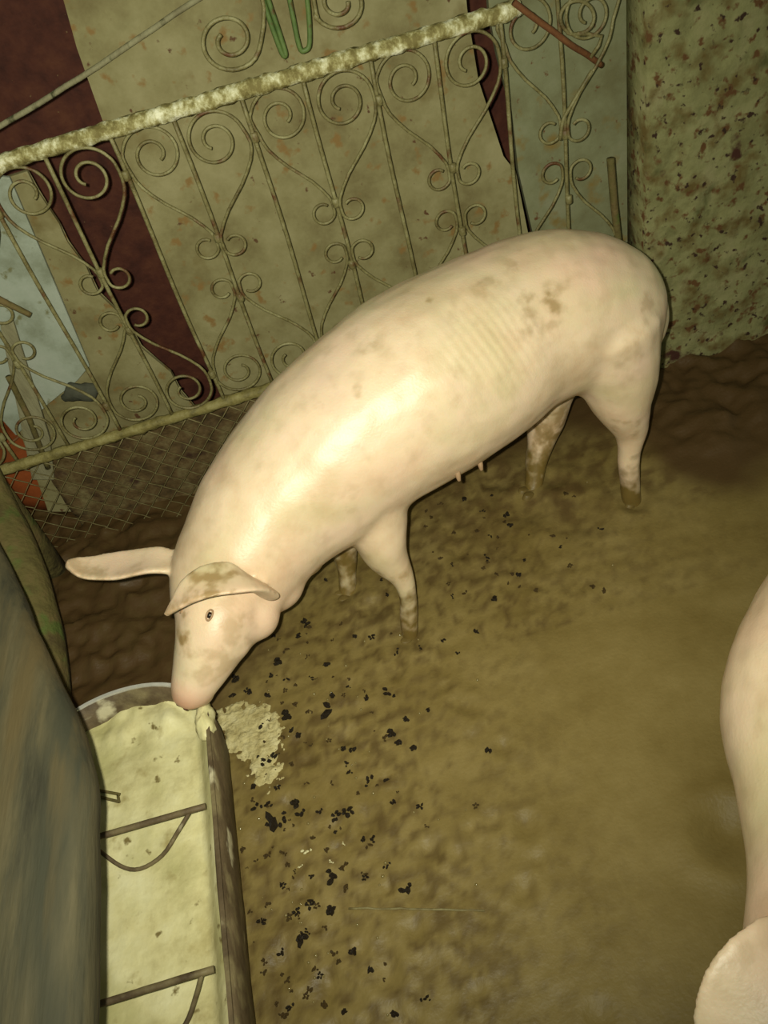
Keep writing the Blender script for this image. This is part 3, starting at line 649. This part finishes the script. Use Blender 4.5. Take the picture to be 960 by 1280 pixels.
def clod_mesh(seed, n):
    rnd = random.Random(seed); bm = bmesh.new()
    for k in range(n):
        c = Vector((rnd.uniform(-.85, .85), rnd.uniform(-.75, .75), rnd.uniform(.0, .3))); r = rnd.uniform(.28, .62)
        M = Matrix.Translation(c) @ Matrix.Rotation(rnd.uniform(0, 3), 4, 'Z') @ Matrix.Diagonal((r*rnd.uniform(.9, 1.5), r*.75, r*.7, 1))
        v = bmesh.ops.create_icosphere(bm, subdivisions=1, radius=1, matrix=M)['verts']
        for q in v: q.co += (q.co-c)*rnd.uniform(-.25, .35)
    me = bpy.data.meshes.new('clod'); bmesh.ops.recalc_face_normals(bm, faces=bm.faces); bm.to_mesh(me); bm.free(); return me
meshes = [clod_mesh(s, 3+s % 4) for s in range(12)]
for me in meshes: me.materials.append(M_clod)
meshes2 = [m_.copy() for m_ in meshes]
for me in meshes2: me.materials.clear(); me.materials.append(M_clod2)
big = [(405, 888, 14), (358, 893, 11), (339, 1034, 15), (355, 1026, 11), (368, 1005, 12), (333, 1008, 9), (376, 1018, 8), (421, 1021, 9), (436, 1019, 10), (487, 867, 11), (381, 779, 9), (375, 794, 8), (489, 916, 9), (612, 942, 8), (461, 977, 9), (508, 1113, 10), (415, 1097, 11), (326, 951, 10), (340, 946, 9), (326, 906, 9), (411, 1139, 9), (377, 1174, 11), (296, 850, 10), (348, 827, 10)]
small = [(318, 1008), (400, 1016), (418, 1039), (455, 1051), (466, 1050), (489, 1003), (524, 1009), (482, 974), (440, 938), (428, 937), (457, 875), (435, 859), (415, 872), (389, 848), (358, 851), (340, 846), (335, 869), (311, 867), (293, 871), (363, 914), (371, 919), (500, 930), (518, 936), (507, 900), (534, 888), (432, 956), (437, 967), (457, 1098), (484, 1082), (389, 1130), (371, 1140), (355, 1108), (390, 1095), (347, 985), (318, 982),
         (582, 624), (616, 621), (612, 671), (608, 699), (566, 708), (566, 746), (484, 746), (556, 801), (496, 815), (525, 811), (465, 797), (444, 797), (516, 790), (408, 725), (619, 749), (650, 719), (702, 684), (655, 702), (637, 658), (632, 645), (603, 640), (751, 660), (408, 832), (595, 788), (572, 817), (478, 725), (342, 794), (310, 865), (354, 1107), (387, 1130), (329, 1151), (400, 1220), (462, 1215), (492, 1268), (532, 1250), (430, 1265), (362, 1260), (385, 1165), (440, 1190), (350, 1190)]
small2 = []
rr = random.Random(3)
for k in range(110):
    y = rr.uniform(770, 1275); x = 300+abs(rr.gauss(0, 1))*90+(1000-y)*.05
    if y < 880: x += 20
    if x < 640: small2.append((x, y))
for k in range(30): small2.append((rr.uniform(520, 760), rr.uniform(620, 760)))
def clod(x, y, s, me, label, group, name='dung_clod', cat='clod'):
    p = atZ(x, y)
    o = bpy.data.objects.new(name, me); C.objects.link(o); q = s*.00128
    o.location = (p.x, p.y, gz(p.x, p.y)+q*.10); o.scale = (q, q, q*.9); o.rotation_euler = (rr.uniform(-.3, .3), rr.uniform(-.3, .3), rr.uniform(0, 6.28)); tag(o, label, cat, group)
LB = ['large black clod right of the spilled meal heap, widest of that area', 'large black clod touching the upper right of the spilled meal heap', 'largest black clod below the spilled meal heap, left of its cluster', 'black clod wedged right beside the largest clod below the meal heap', 'upright black clod at the top of the cluster below the meal heap', 'black clod at the upper left of the cluster below the meal heap', 'black clod at the right end of the cluster below the meal heap', 'left of the two black clods standing side by side right of the cluster', 'right of the two black clods standing side by side right of the cluster', 'black ragged clod alone to the right below the front leg', 'upper of two black clods close under the throat of the pig', 'lower of two black clods close under the throat of the pig', 'black clod with a pale edge on the mud halfway right of the meal heap', 'rightmost black clod, alone on the smooth mud below the pig', 'forked black clod low right of the spilled meal heap', 'flat dark clod at the left end of the straw', 'black clod right below the pale feed lumps', 'left of two dark clods lying on the spilled meal', 'right of two dark clods lying low on the spilled meal', 'dark clod lying near the top of the spilled meal', 'tall black clod near the trough, halfway between straw and bottom edge', 'black clod low beside the trough, below the straw', 'black clod close under the snout, above the spilled meal', 'black clod under the chin of the pig']
def area(x, y):
    if x > 540 and y < 830: return 'on the mud between the front and hind legs', 'clods between the legs'
    if y < 880: return 'on the mud under the head and front leg', 'clods under the head'
    if y < 1000: return 'on the mud beside the spilled meal', 'clods beside the meal'
    return 'on the churned mud along the trough', 'clods along the trough'
for (x, y, s), l_ in zip(big, LB): clod(x, y, s*1.1, rr.choice(meshes), l_, 'large black clods')
for x, y in small: clod(x, y, rr.uniform(4.5, 8), rr.choice(meshes), 'small black wet clod '+area(x, y)[0], 'small black '+area(x, y)[1])
for x, y in small2: clod(x, y, rr.uniform(2.5, 6.5), rr.choice(meshes2), 'small brown mud crumb '+area(x, y)[0], 'brown '+area(x, y)[1], 'mud_crumb', 'crumb')
bm = bmesh.new()  # glossy beads added to catch the flash as glints on the mud
for k in range(90):
    x = 300+abs(rr.gauss(0, 1))*170; y = rr.uniform(600, 1278)
    if x > 800 or (y < 760 and x < 540): continue
    p = atZ(x, y); q = rr.uniform(.002, .0042)
    bmesh.ops.create_icosphere(bm, subdivisions=2, radius=q, matrix=Matrix.Translation((p.x, p.y, gz(p.x, p.y)+q*.3)))
tag(obj('glint_beads', bm, mat('glint_bead', [srgb(120, 105, 60), srgb(130, 115, 70)], rough=.10, bump=0, spec=1., coat=1)), 'small glossy beads added over the mud to give it glints', 'glint bead', kind='stuff')
bm = bmesh.new(); A, B = atZ(436, 1136), atZ(606, 1139)
tube(bm, [Vector((q.x, q.y, gz(q.x, q.y)+.001+.002*math.sin(k))) for k, q in enumerate([A.lerp(B, t/20) for t in range(21)])], .0022, 6)
tag(obj('straw', bm, M_wire), 'long thin muddy straw lying level on the wet mud below the clods', 'straw')
mp_ = meshes[1].copy(); mp_.materials.clear(); mp_.materials.append(M_pale)
for x, y, s, l in ((384, 1064, 8, 'largest pale lump of feed on the mud among the black clods'), (376, 1083, 4, 'tiny pale feed lump left below the largest one'), (415, 1078, 4, 'tiny pale feed lump right of the largest one'), (430, 1055, 3, 'tiny pale feed speck near the pair of black clods')):
    clod(x, y, s, mp_, l, 'pale feed lumps', 'feed_lump', 'feed lump')
settle()
